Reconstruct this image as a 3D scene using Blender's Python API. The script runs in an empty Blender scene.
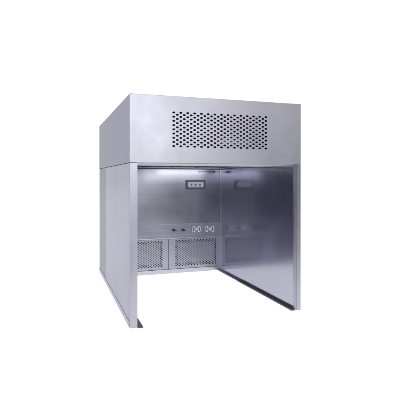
import bpy, bmesh, math
from mathutils import Vector, Matrix

scn = bpy.context.scene
col = scn.collection

# ------------------------------------------------------------------ dimensions (metres)
W, D, B = 2.083, 3.075, 2.462      # outer width, outer depth, distance to the inner back wall
H, HZ = 2.503, 1.766                # full height, underside of the header
T = 0.080                          # side wall thickness
IL, IR = T, W - T                  # inner faces

# ------------------------------------------------------------------ materials
def mat(name):
    m = bpy.data.materials.new(name); m.use_nodes = True
    nt = m.node_tree
    return m, nt, nt.nodes['Principled BSDF']

def steel(name, base, rough, grain='Z', aniso=0.6, wave=0.0006, streak=0.10, blotch=0.06, metallic=1.0, rstreak=0.35, bumpd=0.000008):
    """brushed stainless steel: fine streaks along the grain, soft sheet waviness, handling smudges"""
    m, nt, p = mat(name)
    N, L = nt.nodes, nt.links
    geo = N.new('ShaderNodeNewGeometry')
    def mapped(sc):
        mp = N.new('ShaderNodeMapping'); mp.inputs['Scale'].default_value = sc
        L.new(geo.outputs['Position'], mp.inputs['Vector']); return mp
    def noise(mp, scale, detail=2.0, rough=0.5):
        n = N.new('ShaderNodeTexNoise'); n.inputs['Scale'].default_value = scale
        n.inputs['Detail'].default_value = detail; n.inputs['Roughness'].default_value = rough
        L.new(mp.outputs[0], n.inputs['Vector']); return n
    fine = {'Z': (260, 260, 2.0), 'X': (2.0, 260, 260), 'Y': (260, 2.0, 260)}[grain]
    mid = {'Z': (26, 26, 0.5), 'X': (0.5, 26, 26), 'Y': (26, 0.5, 26)}[grain]
    n1 = noise(mapped(fine), 1.0, 3.0, 0.6)
    n2 = noise(mapped(mid), 1.0, 2.0, 0.5)
    n3 = noise(mapped((1, 1, 1)), 2.3, 4.0, 0.6)
    n4 = noise(mapped((1, 1, 1)), 1.35, 1.0, 0.4)
    def math_(op, a, b, clamp=False):
        x = N.new('ShaderNodeMath'); x.operation = op; x.use_clamp = clamp
        for i, v in enumerate((a, b)):
            if isinstance(v, (int, float)): x.inputs[i].default_value = v
            else: L.new(v, x.inputs[i])
        return x.outputs[0]
    # value factor around 1
    s = math_('ADD', math_('MULTIPLY', math_('SUBTRACT', n1.outputs['Fac'], 0.5), streak * 1.2),
              math_('MULTIPLY', math_('SUBTRACT', n2.outputs['Fac'], 0.5), streak))
    s = math_('ADD', s, math_('MULTIPLY', math_('SUBTRACT', n3.outputs['Fac'], 0.5), blotch * 2))
    s = math_('ADD', s, 1.0)
    vm = N.new('ShaderNodeVectorMath'); vm.operation = 'SCALE'
    vm.inputs[0].default_value = base; L.new(s, vm.inputs['Scale'])
    L.new(vm.outputs[0], p.inputs['Base Color'])
    r = math_('ADD', math_('MULTIPLY', math_('SUBTRACT', n3.outputs['Fac'], 0.5), rough * 0.5),
              math_('ADD', math_('MULTIPLY', math_('SUBTRACT', n2.outputs['Fac'], 0.5), rough * rstreak), rough))
    L.new(r, p.inputs['Roughness'])
    p.inputs['Metallic'].default_value = metallic
    p.inputs['Specular Tint'].default_value = (0.62, 0.62, 0.68, 1)
    b1 = N.new('ShaderNodeBump'); b1.inputs['Strength'].default_value = 1.0
    b1.inputs['Distance'].default_value = wave; L.new(n4.outputs['Fac'], b1.inputs['Height'])
    b2 = N.new('ShaderNodeBump'); b2.inputs['Strength'].default_value = 1.0
    b2.inputs['Distance'].default_value = bumpd; L.new(n1.outputs['Fac'], b2.inputs['Height'])
    L.new(b1.outputs[0], b2.inputs['Normal']); L.new(b2.outputs[0], p.inputs['Normal'])
    if aniso:
        p.inputs['Anisotropic'].default_value = aniso
        c = N.new('ShaderNodeCombineXYZ')
        v = {'Z': (0, 0, 1), 'X': (1, 0, 0), 'Y': (0, 1, 0)}[grain]
        for i in range(3): c.inputs[i].default_value = v[i]
        L.new(c.outputs[0], p.inputs['Tangent'])
    return m

def plain(name, base, rough, metallic=0.0, var=0.12, scale=30, emit=0.0):
    m, nt, p = mat(name)
    N, L = nt.nodes, nt.links
    tc = N.new('ShaderNodeNewGeometry')
    n = N.new('ShaderNodeTexNoise'); n.inputs['Scale'].default_value = scale; n.inputs['Detail'].default_value = 4
    L.new(tc.outputs['Position'], n.inputs['Vector'])
    mr = N.new('ShaderNodeMapRange'); mr.inputs['To Min'].default_value = 1 - var; mr.inputs['To Max'].default_value = 1 + var
    L.new(n.outputs['Fac'], mr.inputs['Value'])
    vm = N.new('ShaderNodeVectorMath'); vm.operation = 'SCALE'; vm.inputs[0].default_value = base
    L.new(mr.outputs[0], vm.inputs['Scale']); L.new(vm.outputs[0], p.inputs['Base Color'])
    p.inputs['Roughness'].default_value = rough; p.inputs['Metallic'].default_value = metallic
    if emit:
        p.inputs['Emission Color'].default_value = (*base, 1); p.inputs['Emission Strength'].default_value = emit
    return m

#LAV = (0.600, 0.597, 0.690)
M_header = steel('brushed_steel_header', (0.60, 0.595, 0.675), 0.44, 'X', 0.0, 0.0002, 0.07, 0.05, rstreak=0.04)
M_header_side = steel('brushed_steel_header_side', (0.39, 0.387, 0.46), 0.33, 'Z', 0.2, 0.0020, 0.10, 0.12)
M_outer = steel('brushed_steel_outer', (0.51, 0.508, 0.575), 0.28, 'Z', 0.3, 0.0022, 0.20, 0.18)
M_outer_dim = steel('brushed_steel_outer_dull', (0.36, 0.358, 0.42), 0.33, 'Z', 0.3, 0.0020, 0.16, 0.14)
M_post = steel('steel_post', (0.47, 0.467, 0.55), 0.36, 'Z', 0.4, 0.0006, 0.08, 0.05)
M_side = steel('brushed_steel_inner_side', (0.47, 0.467, 0.56), 0.15, 'Z', 0.6, 0.00035, 0.07, 0.05)
M_back = steel('brushed_steel_inner_back', (0.46, 0.457, 0.54), 0.25, 'X', 0.0, 0.0002, 0.12, 0.04, rstreak=0.10)
M_ceil = steel('steel_ceiling', (0.60, 0.597, 0.68), 0.35, 'X', 0.3)
M_cab = steel('steel_return_plenum', (0.42, 0.417, 0.50), 0.33, 'X', 0.3, 0.0006, 0.16, 0.20)
M_trim = steel('polished_trim', (0.58, 0.577, 0.66), 0.28, 'Z', 0.0, 0.0, 0.05, 0.03)
M_fit = steel('fitting_steel', (0.20, 0.198, 0.25), 0.30, 'X', 0.0, 0.0, 0.05, 0.05)
M_gap = plain('seam_shadow', (0.045, 0.045, 0.06), 0.7)
M_cavity = plain('duct_interior', (0.085, 0.085, 0.125), 0.75, 0.2)
M_filter = plain('filter_media', (0.40, 0.40, 0.47), 0.9, 0.0, 0.25, 14)
M_motor = plain('motor_casing', (.45, .45, .52), .45, .3, .1)
M_rail = plain('dark_floor_rail', (0.10, 0.098, 0.13), 0.42, 0.3, 0.25, 20)
M_black = plain('black_plastic', (0.015, 0.015, 0.022), 0.4)
M_white = plain('white_plastic', (0.82, 0.82, 0.86), 0.4, 0, 0.03)
M_frame = plain('dark_grey_frame', (0.085, 0.085, 0.115), 0.45, 0.3)
M_face = plain('instrument_face', (0.62, 0.62, 0.68), 0.5, 0, 0.05)
M_soffit = plain('pale_soffit', (.82, .82, .88), .5, 0.2, .04)
M_grid = steel('diffuser_mesh', (0.16, 0.16, 0.20), 0.5, 'X', 0.0)

# ------------------------------------------------------------------ mesh helpers
def link(name, bm, m, parent=None, bevel=0.0, smooth=False):
    me = bpy.data.meshes.new(name)
    if bevel:
        es = [e for e in bm.edges if len(e.link_faces) == 2 and e.calc_face_angle(0) > 0.6]
        bmesh.ops.bevel(bm, geom=es, offset=bevel, segments=2, affect='EDGES', profile=0.6)
    bm.normal_update()
    bm.to_mesh(me); bm.free()
    for mm in (m if isinstance(m, (list, tuple)) else [m]): me.materials.append(mm)
    if smooth:
        for p in me.polygons: p.use_smooth = True
    o = bpy.data.objects.new(name, me); col.objects.link(o)
    if parent: o.parent = parent
    return o

def box(bm, x0, x1, y0, y1, z0, z1, mi=0):
    vs = [bm.verts.new((x, y, z)) for x in (x0, x1) for y in (y0, y1) for z in (z0, z1)]
    idx = [(0, 1, 3, 2), (4, 6, 7, 5), (0, 4, 5, 1), (2, 3, 7, 6), (0, 2, 6, 4), (1, 5, 7, 3)]
    for f in idx:
        fc = bm.faces.new([vs[i] for i in f]); fc.material_index = mi
    return vs

def quad(bm, pts, mi=0):
    f = bm.faces.new([bm.verts.new(p) for p in pts]); f.material_index = mi; return f

def lathe(bm, prof, centre, axis='Y', n=24, mi=0):
    """prof: list of (radius, along). axis of revolution through centre"""
    rings = []
    for r, a in prof:
        ring = []
        for k in range(n):
            t = 2 * math.pi * k / n
            c, s = r * math.cos(t), r * math.sin(t)
            v = {'Y': (c, a, s), 'X': (a, c, s), 'Z': (c, s, a)}[axis]
            ring.append(bm.verts.new(Vector(centre) + Vector(v)))
        rings.append(ring)
    for a, b in zip(rings, rings[1:]):
        for k in range(n):
            f = bm.faces.new((a[k], a[(k + 1) % n], b[(k + 1) % n], b[k])); f.smooth = True; f.material_index = mi
    for ring in (rings[0], rings[-1]):
        if prof[rings.index(ring)][0] > 1e-5:
            f = bm.faces.new(ring); f.material_index = mi
    bmesh.ops.recalc_face_normals(bm, faces=bm.faces)

def one(name, m, parent, *a, bevel=0.0):
    bm = bmesh.new(); box(bm, *a)
    return link(name, bm, m, parent, bevel)

def perforated(bm, cx, cz, px, pz, ncol, nrow, rx, rz, y, th, x0, x1, z0, z1):
    """real perforated sheet in the plane y: staggered oval holes, first column centred on cx, top row on cz.
    full columns (even) hold nrow holes, the ones between nrow-1. The sheet fills x0..x1, z0..z1."""
    hx = px / 2
    for c in range(2 * ncol - 1):
        odd = c % 2
        xc = cx + c * hx
        a0, a1 = xc - hx / 2, xc + hx / 2
        top = cz + pz / 2; bot = cz - pz * (nrow - 1) - pz / 2
        rows = nrow - odd
        zs = [cz - pz * (r + 0.5 * odd) for r in range(rows)]
        if odd:
            for (b0, b1) in ((top - pz / 2, top), (bot, bot + pz / 2)):
                quad(bm, [(a0, y, b0), (a1, y, b0), (a1, y, b1), (a0, y, b1)])
        for zc in zs:
            angs = [2 * math.pi * k / 14 for k in range(14)]
            ca = math.atan2(pz / 2, hx / 2)
            angs += [ca, math.pi - ca, math.pi + ca, 2 * math.pi - ca]
            angs = sorted(angs)
            outer, inner, deep = [], [], []
            for t in angs:
                c_, s_ = math.cos(t), math.sin(t)
                k = min((hx / 2) / abs(c_) if abs(c_) > 1e-9 else 1e9, (pz / 2) / abs(s_) if abs(s_) > 1e-9 else 1e9)
                outer.append(bm.verts.new((xc + k * c_, y, zc + k * s_)))
                tt = 1.0 / math.sqrt((c_ / rx) ** 2 + (s_ / rz) ** 2)
                inner.append(bm.verts.new((xc + tt * c_, y, zc + tt * s_)))
                deep.append(bm.verts.new((xc + tt * c_, y + th, zc + tt * s_)))
            n = len(angs)
            for k in range(n):
                j = (k + 1) % n
                bm.faces.new((outer[k], outer[j], inner[j], inner[k]))
                bm.faces.new((inner[k], inner[j], deep[j], deep[k]))
    gx0, gx1 = cx - hx / 2, cx + (2 * ncol - 2) * hx + hx / 2
    gz1, gz0 = cz + pz / 2, cz - pz * (nrow - 1) - pz / 2
    for (u0, u1, v0, v1) in ((x0, gx0, z0, z1), (gx1, x1, z0, z1), (gx0, gx1, z0, gz0), (gx0, gx1, gz1, z1)):
        if u1 - u0 > 1e-4 and v1 - v0 > 1e-4:
            quad(bm, [(u0, y, v0), (u1, y, v0), (u1, y, v1), (u0, y, v1)])

# ------------------------------------------------------------------ the booth
booth = bpy.data.objects.new('dispensing_booth', None); col.objects.link(booth)
booth.empty_display_size = 0.3
booth['label'] = 'large open-fronted stainless steel airflow booth standing alone on a white floor'
booth['category'] = 'booth'

def part(name, parent=booth):
    return name

# ---- header (hood) : closed sheet metal box with a perforated area in its front
G = 0.004
gx0, gx1, gz0, gz1 = 0.452, 1.639, 1.918, 2.361      # area of the perforated grille
bm = bmesh.new()
f0 = -0.004
# front sheet, four strips around the grille
for (a, b, c, d) in ((0, gx0, HZ, H), (gx1, W, HZ, H), (gx0, gx1, HZ, gz0), (gx0, gx1, gz1, H)):
    quad(bm, [(a, f0, c), (b, f0, c), (b, f0, d), (a, f0, d)])
quad(bm, [(W, f0, HZ), (W, D, HZ), (W, D, H), (W, f0, H)])
for (a, b) in ((0, gx0), (gx0, gx1), (gx1, W)):
    quad(bm, [(a, f0, H), (b, f0, H), (b, D, H), (a, D, H)])
    quad(bm, [(a, D, HZ), (a, D, H), (b, D, H), (b, D, HZ)])
# folded bottom lip of the front sheet
for (a, b) in ((0, gx0), (gx0, gx1), (gx1, W)):
    quad(bm, [(a, f0, HZ), (a, 0.045, HZ), (b, 0.045, HZ), (b, f0, HZ)])
quad(bm, [(IL, 0.045, HZ), (IL, 0.045, HZ + .012), (IR, 0.045, HZ + .012), (IR, 0.045, HZ)])
bmesh.ops.remove_doubles(bm, verts=bm.verts, dist=1e-5)
header = link('header', bm, M_header, booth, bevel=0.004)
bm = bmesh.new()
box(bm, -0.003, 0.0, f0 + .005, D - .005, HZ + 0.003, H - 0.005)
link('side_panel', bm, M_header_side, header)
bm = bmesh.new()
perforated(bm, 0.482, 2.3225, 0.0805, 0.0463, 15, 9, 0.0176, 0.0112, f0, 0.0025, gx0, gx1, gz0, gz1)
grille = link('air_grille', bm, M_header, header)
# dark duct behind the grille, with the fan housing seen faintly through the holes
bm = bmesh.new()
for q in ([(gx0 - .1, .22, 1.80), (gx1 + .1, .22, 1.80), (gx1 + .1, .22, 2.45), (gx0 - .1, .22, 2.45)],
          [(gx0 - .1, .0, 1.80), (gx1 + .1, .0, 1.80), (gx1 + .1, .22, 1.80), (gx0 - .1, .22, 1.80)],
          [(gx0 - .1, .0, 2.45), (gx1 + .1, .0, 2.45), (gx1 + .1, .22, 2.45), (gx0 - .1, .22, 2.45)],
          [(gx0 - .1, .0, 1.80), (gx0 - .1, .22, 1.80), (gx0 - .1, .22, 2.45), (gx0 - .1, .0, 2.45)],
          [(gx1 + .1, .0, 1.80), (gx1 + .1, .22, 1.80), (gx1 + .1, .22, 2.45), (gx1 + .1, .0, 2.45)]):
    quad(bm, q)
link('duct', bm, M_cavity, header)
bm = bmesh.new()
lathe(bm, [(0.012, 1.01), (0.034, 1.03), (0.040, 1.06), (0.040, 1.42), (0.034, 1.45), (0.012, 1.47)], (0, 0.075, 2.018), 'X', 24)
link('fan_motor', bm, M_motor, header)

# ---- seam under the header: a thin dark recess between hood and walls (left and right outside)
one('seam', M_gap, booth, 0.002, 0.010, 0.004, D - .004, HZ - 0.006, HZ + 0.002)
one('seam', M_gap, booth, W - .010, W - .002, 0.004, D - .004, HZ - 0.006, HZ + 0.002)

# ---- side walls: outer panels, inner panels, front post, base trim
def panel_x(name, m, parent, x, xin, y0, y1, z0, z1, bev=0.0025):
    return one(name, m, parent, min(x, xin), max(x, xin), y0, y1, z0, z1, bevel=bev)

def side_wall(left):
    s = 1 if left else -1
    ox = 0.0 if left else W
    def X(d): return ox + s * d
    bm = bmesh.new()                                           # core that closes the wall behind the seams
    box(bm, *sorted((X(0.010), X(T - 0.010))), 0.012, B if not left else D - .01, 0.012, HZ - 0.006)
    if not left: box(bm, *sorted((X(0.010), X(T - 0.010))), B + .001, D - .01, 0.012, HZ - 0.006)
    wall = link('side_wall', bm, M_gap, booth)
    # outer skin
    zt = HZ - 0.005
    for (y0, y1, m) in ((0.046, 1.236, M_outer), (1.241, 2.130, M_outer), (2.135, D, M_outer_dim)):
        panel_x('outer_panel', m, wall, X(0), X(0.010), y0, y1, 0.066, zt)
    # inner skin
    for (y0, y1) in ((0.046, 1.1855), (1.1965, B)):
        panel_x('inner_panel', M_side, wall, X(T), X(T - 0.010), y0, y1, 0.010, HZ - 0.004, 0.002)
    # joint strip between the two inner panels
    panel_x('joint_strip', M_trim, wall, X(T + .0012), X(T - 0.006), 1.1860, 1.1960, 0.012, HZ - .004, 0.0)
    # base trim outside
    panel_x('base_trim', M_trim, wall, X(-0.004), X(0.010), 0.0465, D, 0.0, 0.0635, 0.003)
    # front post: a folded U with a shadow gap and an inner lip
    bm = bmesh.new()
    if left:
        box(bm, *sorted((X(0.0), X(T))), 0.0, 0.044, 0.0, HZ - 0.005)
    else:
        box(bm, *sorted((X(0.0), X(0.060))), 0.0, 0.044, 0.0, HZ - 0.004)
        box(bm, *sorted((X(0.067), X(T + .002))), 0.004, 0.044, 0.0, HZ - 0.004)
    link('front_post', bm, M_post, wall, bevel=0.003)
    # dark rail lying on the floor along the inside foot
    r0, r1 = sorted((X(T + 0.001), X(T + (0.060 if left else 0.052))))
    bm = bmesh.new()
    yr_ = B - 0.02 if left else 1.62
    box(bm, r0, r1, -0.022 if left else -0.004, yr_, 0.0, 0.008 if left else 0.016)
    if not left:
        box(bm, *sorted((X(T - .003), X(T + 0.006))), 0.0475, yr_, 0.0165, 0.030)
    link('floor_rail', bm, M_rail, wall, bevel=0.003)
    if not left:
        bm = bmesh.new(); box(bm, r0, r1, 1.623, B - 0.02, 0.0, 0.012)
        link('foot_plate', bm, M_trim, wall, bevel=0.003)
    return wall
side_wall(True)
side_wall(False)

# ---- outer back and plenum (behind the inner back wall)
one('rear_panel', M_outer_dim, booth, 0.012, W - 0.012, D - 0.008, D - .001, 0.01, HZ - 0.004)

# ---- ceiling of the work space
bm = bmesh.new()
box(bm, IL, IR, 2.18, B, HZ + 0.001, HZ + 0.010)
box(bm, IL, IL + .10, 0.89, 2.18, HZ + 0.001, HZ + 0.010)
box(bm, IR - .10, IR, 0.89, 2.18, HZ + 0.001, HZ + 0.010)
ceiling = link('ceiling', bm, M_ceil, booth)
bm = bmesh.new(); box(bm, IL + .001, IR - .001, 0.050, 0.88, HZ - 0.004, HZ + 0.010)
link('front_soffit', bm, M_soffit, ceiling, bevel=0.002)
# supply air screen set up into the ceiling
bm = bmesh.new()
quad(bm, [(IL + .1, .89, HZ + .05), (IR - .1, .89, HZ + .05), (IR - .1, 2.18, HZ + .05), (IL + .1, 2.18, HZ + .05)])
for (a, b, c, d) in ((IL + .1, .89, IR - .1, .89), (IL + .1, 2.18, IR - .1, 2.18), (IL + .1, .89, IL + .1, 2.18), (IR - .1, .89, IR - .1, 2.18)):
    quad(bm, [(a, b, HZ + .01), (c, d, HZ + .01), (c, d, HZ + .05), (a, b, HZ + .05)])
link('air_screen', bm, M_grid, ceiling)
bm = bmesh.new()
for k in range(1, 4):
    x = IL + .1 + k * (IR - IL - .2) / 4
    box(bm, x - .012, x + .012, .89, 2.18, HZ + .008, HZ + .049)
for k in range(1, 3):
    y = .89 + k * 1.29 / 3
    box(bm, IL + .1, IR - .1, y - .012, y + .012, HZ + .010, HZ + .048)
link('screen_frame', bm, M_fit, ceiling)
# dark gasket channel where the ceiling meets the back wall
one('gasket', M_gap, ceiling, IL + .002, IR - .002, B - .022, B - .004, HZ - .012, HZ)

# ---- inner back wall: upper sheet, sloping service band, lower return-air cabinet
yu, yb, yc = B + .006, B - .004, B - .014         # upper plane, foot of band, cabinet plane
bm = bmesh.new()
quad(bm, [(IL, yu, .832), (IR, yu, .832), (IR, yu, HZ), (IL, yu, HZ)])
back = link('back_wall', bm, M_back, booth)
bm = bmesh.new()
quad(bm, [(IL, yb, .606), (IR, yb, .606), (IR, yu - .004, .826), (IL, yu - .004, .826)])
quad(bm, [(IL, yu - .004, .826), (IR, yu - .004, .826), (IR, yu, .832), (IL, yu, .832)])
band = link('service_band', bm, M_cab, back)
bm = bmesh.new(); box(bm, IL + .001, IR - .001, yc - .006, yu + .02, .588, .606)
link('ledge', bm, M_trim, back, bevel=0.004)

# corner trims
for x in (IL + .001, IR - .010):
    one('corner_trim', M_trim, back, x, x + .009, yc - .012, yc - .0065 + .02, .07, HZ - .014, bevel=0.002)

# lower cabinet front: frame sheet with two perforated panels, closed below by a base strip
px, pz = 0.0560, 0.0385
def cab_panel(x0, x1):
    bm = bmesh.new()
    ncol = int(round((x1 - x0 - 0.03) / px)) + 1
    nrow = 12
    cx = (x0 + x1) / 2 - (ncol - 1) * px / 2
    cz = 0.556
    zb = cz - (nrow - 1) * pz
    perforated(bm, cx, cz, px, pz, ncol, nrow, 0.0125, 0.0100, yc - .004, 0.002, x0 + .004, x1 - .004, 0.100, 0.582)
    # folded edges
    a, b = x0 + .004, x1 - .004
    quad(bm, [(a, yc - .004, .100), (a, yc + .004, .100), (a, yc + .004, .582), (a, yc - .004, .582)])
    quad(bm, [(b, yc - .004, .100), (b, yc + .004, .100), (b, yc + .004, .582), (b, yc - .004, .582)])
    p = link('return_grille', bm, M_cab, back)
    return p
xs = [(0.150, 1.060), (1.060, 1.985)]
def grille_panel(x0, x1, h0, h1):
    """panel x0..x1 whose perforated field runs h0..h1"""
    bm = bmesh.new()
    ncol = int(round((h1 - h0) / px)) + 1
    q = (h1 - h0) / (ncol - 1)
    nrow = 12; cz = 0.553; r = (0.553 - 0.135) / (nrow - 1)
    perforated(bm, h0, cz, q, r, ncol, nrow, 0.0120, 0.0098, yc - .004, 0.002, x0 + .003, x1 - .003, 0.084, 0.584)
    for a in (x0 + .003, x1 - .003):
        quad(bm, [(a, yc - .004, .084), (a, yc + .006, .084), (a, yc + .006, .584), (a, yc - .004, .584)])
    p = link('return_grille', bm, M_cab, back)
    # filter pad behind
    one('filter_pad', M_filter, p, h0 + .030, h1 - .030, yc + .006, yc + .03, 0.175, 0.515, bevel=0.006)
    return p
grille_panel(IL + .004, 1.064, 0.215, 0.950)
grille_panel(1.064, IR - .004, 1.196, 1.905)
bm = bmesh.new()                                   # dark box behind the grilles
quad(bm, [(IL, yc + .06, .02), (IR, yc + .06, .02), (IR, yc + .06, .587), (IL, yc + .06, .587)])
quad(bm, [(IL, yc + .004, .586), (IR, yc + .004, .586), (IR, yc + .06, .586), (IL, yc + .06, .586)])
quad(bm, [(IL, yc + .004, .078), (IR, yc + .004, .078), (IR, yc + .06, .078), (IL, yc + .06, .078)])
link('return_duct', bm, M_cavity, back)
one('base_strip', M_trim, back, IL + .002, IR - .002, yc - .008, yc + .05, 0.012, 0.078, bevel=0.004)

# ---- instrument panel on the back wall
def instrument(x0, x1, z0, z1):
    y = yu
    t = .026
    bm = bmesh.new()
    box(bm, x0, x1, y - .030, y, z1 - t, z1); box(bm, x0, x1, y - .030, y, z0, z0 + t)
    box(bm, x0, x0 + t, y - .0295, y, z0 + t, z1 - t); box(bm, x1 - t, x1, y - .0295, y, z0 + t, z1 - t)
    f = link('instrument_panel', bm, M_frame, back)
    one('face', M_face, f, x0 + t, x1 - t, y - .012, y - .001, z0 + t, z1 - t)
    cz = (z0 + z1) / 2
    for k in range(3):
        cx = (x0 + x1) / 2 + (k - 1) * 0.075
        bm = bmesh.new()
        lathe(bm, [(0.014, -.0125), (0.014, -.018), (0.011, -.020), (0.0001, -.020)], (cx, y, cz))
        link('indicator', bm, M_frame, f)
    # caption lines under the indicators
    for k in range(3):
        cx = (x0 + x1) / 2 + (k - 1) * 0.075
        one('caption', M_fit, f, cx - .018, cx + .018, y - .0135, y - .0121, cz - .040, cz - .034)
instrument(1.376, 1.719, 1.419, 1.572)

# ---- thin rod with an oval fitting, under the ceiling
bm = bmesh.new()
yr = yu - .018
lathe(bm, [(0.0055, 1.60), (0.0055, IR - .004)], (0, yr, 1.713), 'X', 12)
rod = link('rod', bm, M_fit, back)
bm = bmesh.new()
lathe(bm, [(0.006, -.075), (0.010, -.050), (0.021, -.025), (0.023, 0), (0.021, .025), (0.010, .045), (0.006, .07)], (1.850, yr, 1.713), 'X', 20)
link('fitting', bm, M_fit, rod)
for x in (1.62,):
    bm = bmesh.new(); lathe(bm, [(0.009, -.001), (0.009, .017)], (x, yr, 1.713), 'Y', 12)
    link('bracket', bm, M_trim, rod)

# ---- service taps and power sockets on the band
def band_y(z): return yb + (z - .606) / (.826 - .606) * (yu - .004 - yb)
def tap(x, z):
    y = band_y(z)
    bm = bmesh.new()
    lathe(bm, [(0.020, .001), (0.020, -.006), (0.011, -.010), (0.011, -.035), (0.016, -.036), (0.016, -.052), (0.006, -.055), (.0001, -.055)], (x, y, z), 'Y', 20)
    t = link('service_tap', bm, M_black, back)
    bm = bmesh.new()
    lathe(bm, [(0.004, -.040), (0.0075, -.034), (0.006, 0), (0.0075, .034), (0.004, .040)], (x, y - .048, z + .002), 'X', 12)
    link('handle', bm, M_black, t)
tap(1.158, .731)
tap(1.325, .727)

def ring(bm, cx, cz, y0, y1, rx, rz, w, n=28):
    a, b, c, d = [], [], [], []
    for k in range(n):
        t = 2 * math.pi * k / n
        # rounded-rectangle (superellipse) outline
        cs, sn = math.cos(t), math.sin(t)
        e = 0.55
        ux = math.copysign(abs(cs) ** e, cs); uz = math.copysign(abs(sn) ** e, sn)
        for lst, r1, r2, y in ((a, rx, rz, y0), (b, rx - w, rz - w, y0), (c, rx, rz, y1), (d, rx - w, rz - w, y1)):
            lst.append(bm.verts.new((cx + r1 * ux, y, cz + r2 * uz)))
    for k in range(n):
        j = (k + 1) % n
        for p, q in ((a, b), (a, c), (b, d)):
            bm.faces.new((p[k], p[j], q[j], q[k]))

def socket(x0, x1, z0, z1, style):
    cz = (z0 + z1) / 2; cx = (x0 + x1) / 2
    y = band_y(cz) - .004
    hw, hz = (x1 - x0) / 2, (z1 - z0) / 2
    s = one('power_socket', M_cab, back, x0 - .008, x1 + .008, y - .006, y + .008, z0 - .008, z1 + .008, bevel=.002)
    for sx in (-1, 1):
        bm = bmesh.new()
        ring(bm, cx + sx * (hw - .024), cz, y - .016, y - .0065, .024, hz, .011)
        link('cover_ring', bm, M_white, s)
        one('outlet', M_frame, s, cx + sx * (hw - .024) - .006, cx + sx * (hw - .024) + .006, y - .010, y - .0065, cz - .022, cz + .022)
    bm = bmesh.new()                                   # small crossed latch between the covers
    r = hz * .55
    for sg in ((1, -1) if style == 0 else (1, -1, 1)):
        vs = box(bm, -.006, .006, y - .0145 - (0.001 if sg > 0 else 0), y - .0065, -r, r)
        ang = sg * math.radians(38 if style == 0 else 22)
        off = 0 if style == 0 else (.012 if sg > 0 else -.012)
        for v in vs:
            x, z = v.co.x, v.co.z
            v.co.x = cx + off + x * math.cos(ang) + z * math.sin(ang)
            v.co.z = cz - x * math.sin(ang) + z * math.cos(ang)
        if style == 1 and sg < 0: break
    link('latch', bm, M_white, s)
socket(1.485, 1.632, .684, .784, 0)
socket(1.722, 1.880, .680, .782, 1)

# ------------------------------------------------------------------ setting: white studio floor with its own shade-hiding glow
m, nt, p = mat('glowing_white_floor')
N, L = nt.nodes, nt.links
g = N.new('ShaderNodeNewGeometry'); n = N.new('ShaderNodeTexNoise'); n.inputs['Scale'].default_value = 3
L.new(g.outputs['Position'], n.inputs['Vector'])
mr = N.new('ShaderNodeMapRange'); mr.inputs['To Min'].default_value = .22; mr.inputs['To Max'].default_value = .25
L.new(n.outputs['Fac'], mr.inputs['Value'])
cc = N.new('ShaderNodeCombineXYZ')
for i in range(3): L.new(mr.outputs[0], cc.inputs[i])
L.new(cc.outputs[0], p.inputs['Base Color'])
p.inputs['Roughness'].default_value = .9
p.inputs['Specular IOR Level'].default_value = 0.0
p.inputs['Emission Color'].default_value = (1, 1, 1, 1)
p.inputs['Emission Strength'].default_value = 0.99  # own glow washes out shade, so the floor stays pure white
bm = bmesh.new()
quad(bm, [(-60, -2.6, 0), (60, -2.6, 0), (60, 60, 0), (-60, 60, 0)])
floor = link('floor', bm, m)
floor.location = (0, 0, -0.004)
bm = bmesh.new()
quad(bm, [(-60, -60, 0), (60, -60, 0), (60, 60, 0), (-60, 60, 0)])
gr = link('ground', bm, plain('added_dark_ground', (.10, .10, .12), .6))  # unseen dark ground, added so the steel reflects less white
gr.location = (0, 0, -0.012); gr['kind'] = 'structure'; gr['label'] = 'unseen dull grey ground added beyond the white floor sheet to darken reflections'
floor['kind'] = 'structure'; floor['label'] = 'seamless white studio floor under the booth, glowing so that no shade shows'

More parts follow.
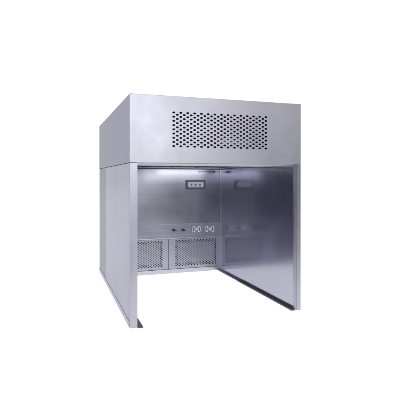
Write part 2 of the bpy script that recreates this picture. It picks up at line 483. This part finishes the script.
# ------------------------------------------------------------------ world: white seamless ahead, dim studio behind the camera
w = bpy.data.worlds.new('World'); scn.world = w; w.use_nodes = True
nt = w.node_tree; N, L = nt.nodes, nt.links
bg = N['Background']
tc = N.new('ShaderNodeTexCoord'); sep = N.new('ShaderNodeSeparateXYZ')
L.new(tc.outputs['Generated'], sep.inputs[0])
def ramp(src, stops, interp='EASE'):
    r = N.new('ShaderNodeValToRGB'); r.color_ramp.interpolation = interp
    mr = N.new('ShaderNodeMapRange'); mr.inputs['From Min'].default_value = -1; mr.inputs['From Max'].default_value = 1
    L.new(src, mr.inputs['Value']); L.new(mr.outputs[0], r.inputs[0])
    el = r.color_ramp.elements
    for i, (pos, v) in enumerate(stops):
        e = el[i] if i < 2 else el.new(pos)
        e.position = pos; e.color = (v, v, v, 1)
    return r.outputs[0]
front = ramp(sep.outputs['Y'], [(0.47, 0.0), (0.60, 1.0)])            # 1 = the white seamless
rear = ramp(sep.outputs['Z'], [(0.40, 0.12), (0.49, 0.09), (0.52, 0.12), (0.60, 0.62), (1.0, 0.6)])
mx = N.new('ShaderNodeMixRGB'); L.new(front, mx.inputs[0]); L.new(rear, mx.inputs[1]); mx.inputs[2].default_value = (1.02, 1.02, 1.02, 1)
L.new(mx.outputs[0], bg.inputs['Color']); bg.inputs['Strength'].default_value = 1.0

# ------------------------------------------------------------------ lamps and added glow lights
def area(name, loc, target, sx, sy, power, color=(1, 1, 1)):
    l = bpy.data.lights.new(name, 'AREA'); l.shape = 'RECTANGLE'; l.size = sx; l.size_y = sy
    l.energy = power; l.color = color
    o = bpy.data.objects.new(name, l); col.objects.link(o)
    o.location = loc
    o.rotation_euler = (Vector(target) - Vector(loc)).to_track_quat('-Z', 'Y').to_euler()
    return o
area('softbox', (1.3, -9.0, 3.6), (1.0, 0, 2.0), 4.4, 4.0, 165)
area('wall_glow_light', (1.40, 1.66, 1.665), (1.40, B, 1.66), 1.15, 0.20, 0.75)  # unseen floating light, added for the glow on the back wall
area('wall_top_glow_light', (1.45, 1.95, HZ - .045), (1.45, B, HZ - .10), 0.9, 0.07, 0.34)  # unseen thin light, added to brighten the top of the back wall
area('ceiling_fill_light', (1.10, 1.40, HZ - .006), (1.10, 1.45, 0), 1.5, 1.2, 4)  # unseen fill added below the air screen for a broad ceiling glow

# ------------------------------------------------------------------ camera
cam = bpy.data.cameras.new('camera'); co = bpy.data.objects.new('camera', cam); col.objects.link(co)
scn.camera = co
yaw, roll = 0.3287, 0.0018
co.location = (-0.7973, -4.6476, 1.5916)
co.rotation_euler = (math.pi / 2, 0, -yaw)
cam.sensor_width = 36; cam.lens = 437.49 / 400 * 36
cam.shift_y = -0.0526
cam.clip_end = 500
scn.view_settings.view_transform = 'Standard'; scn.view_settings.look = 'None'; scn.view_settings.exposure = 0
scn.cycles.max_bounces = 16; scn.cycles.glossy_bounces = 12
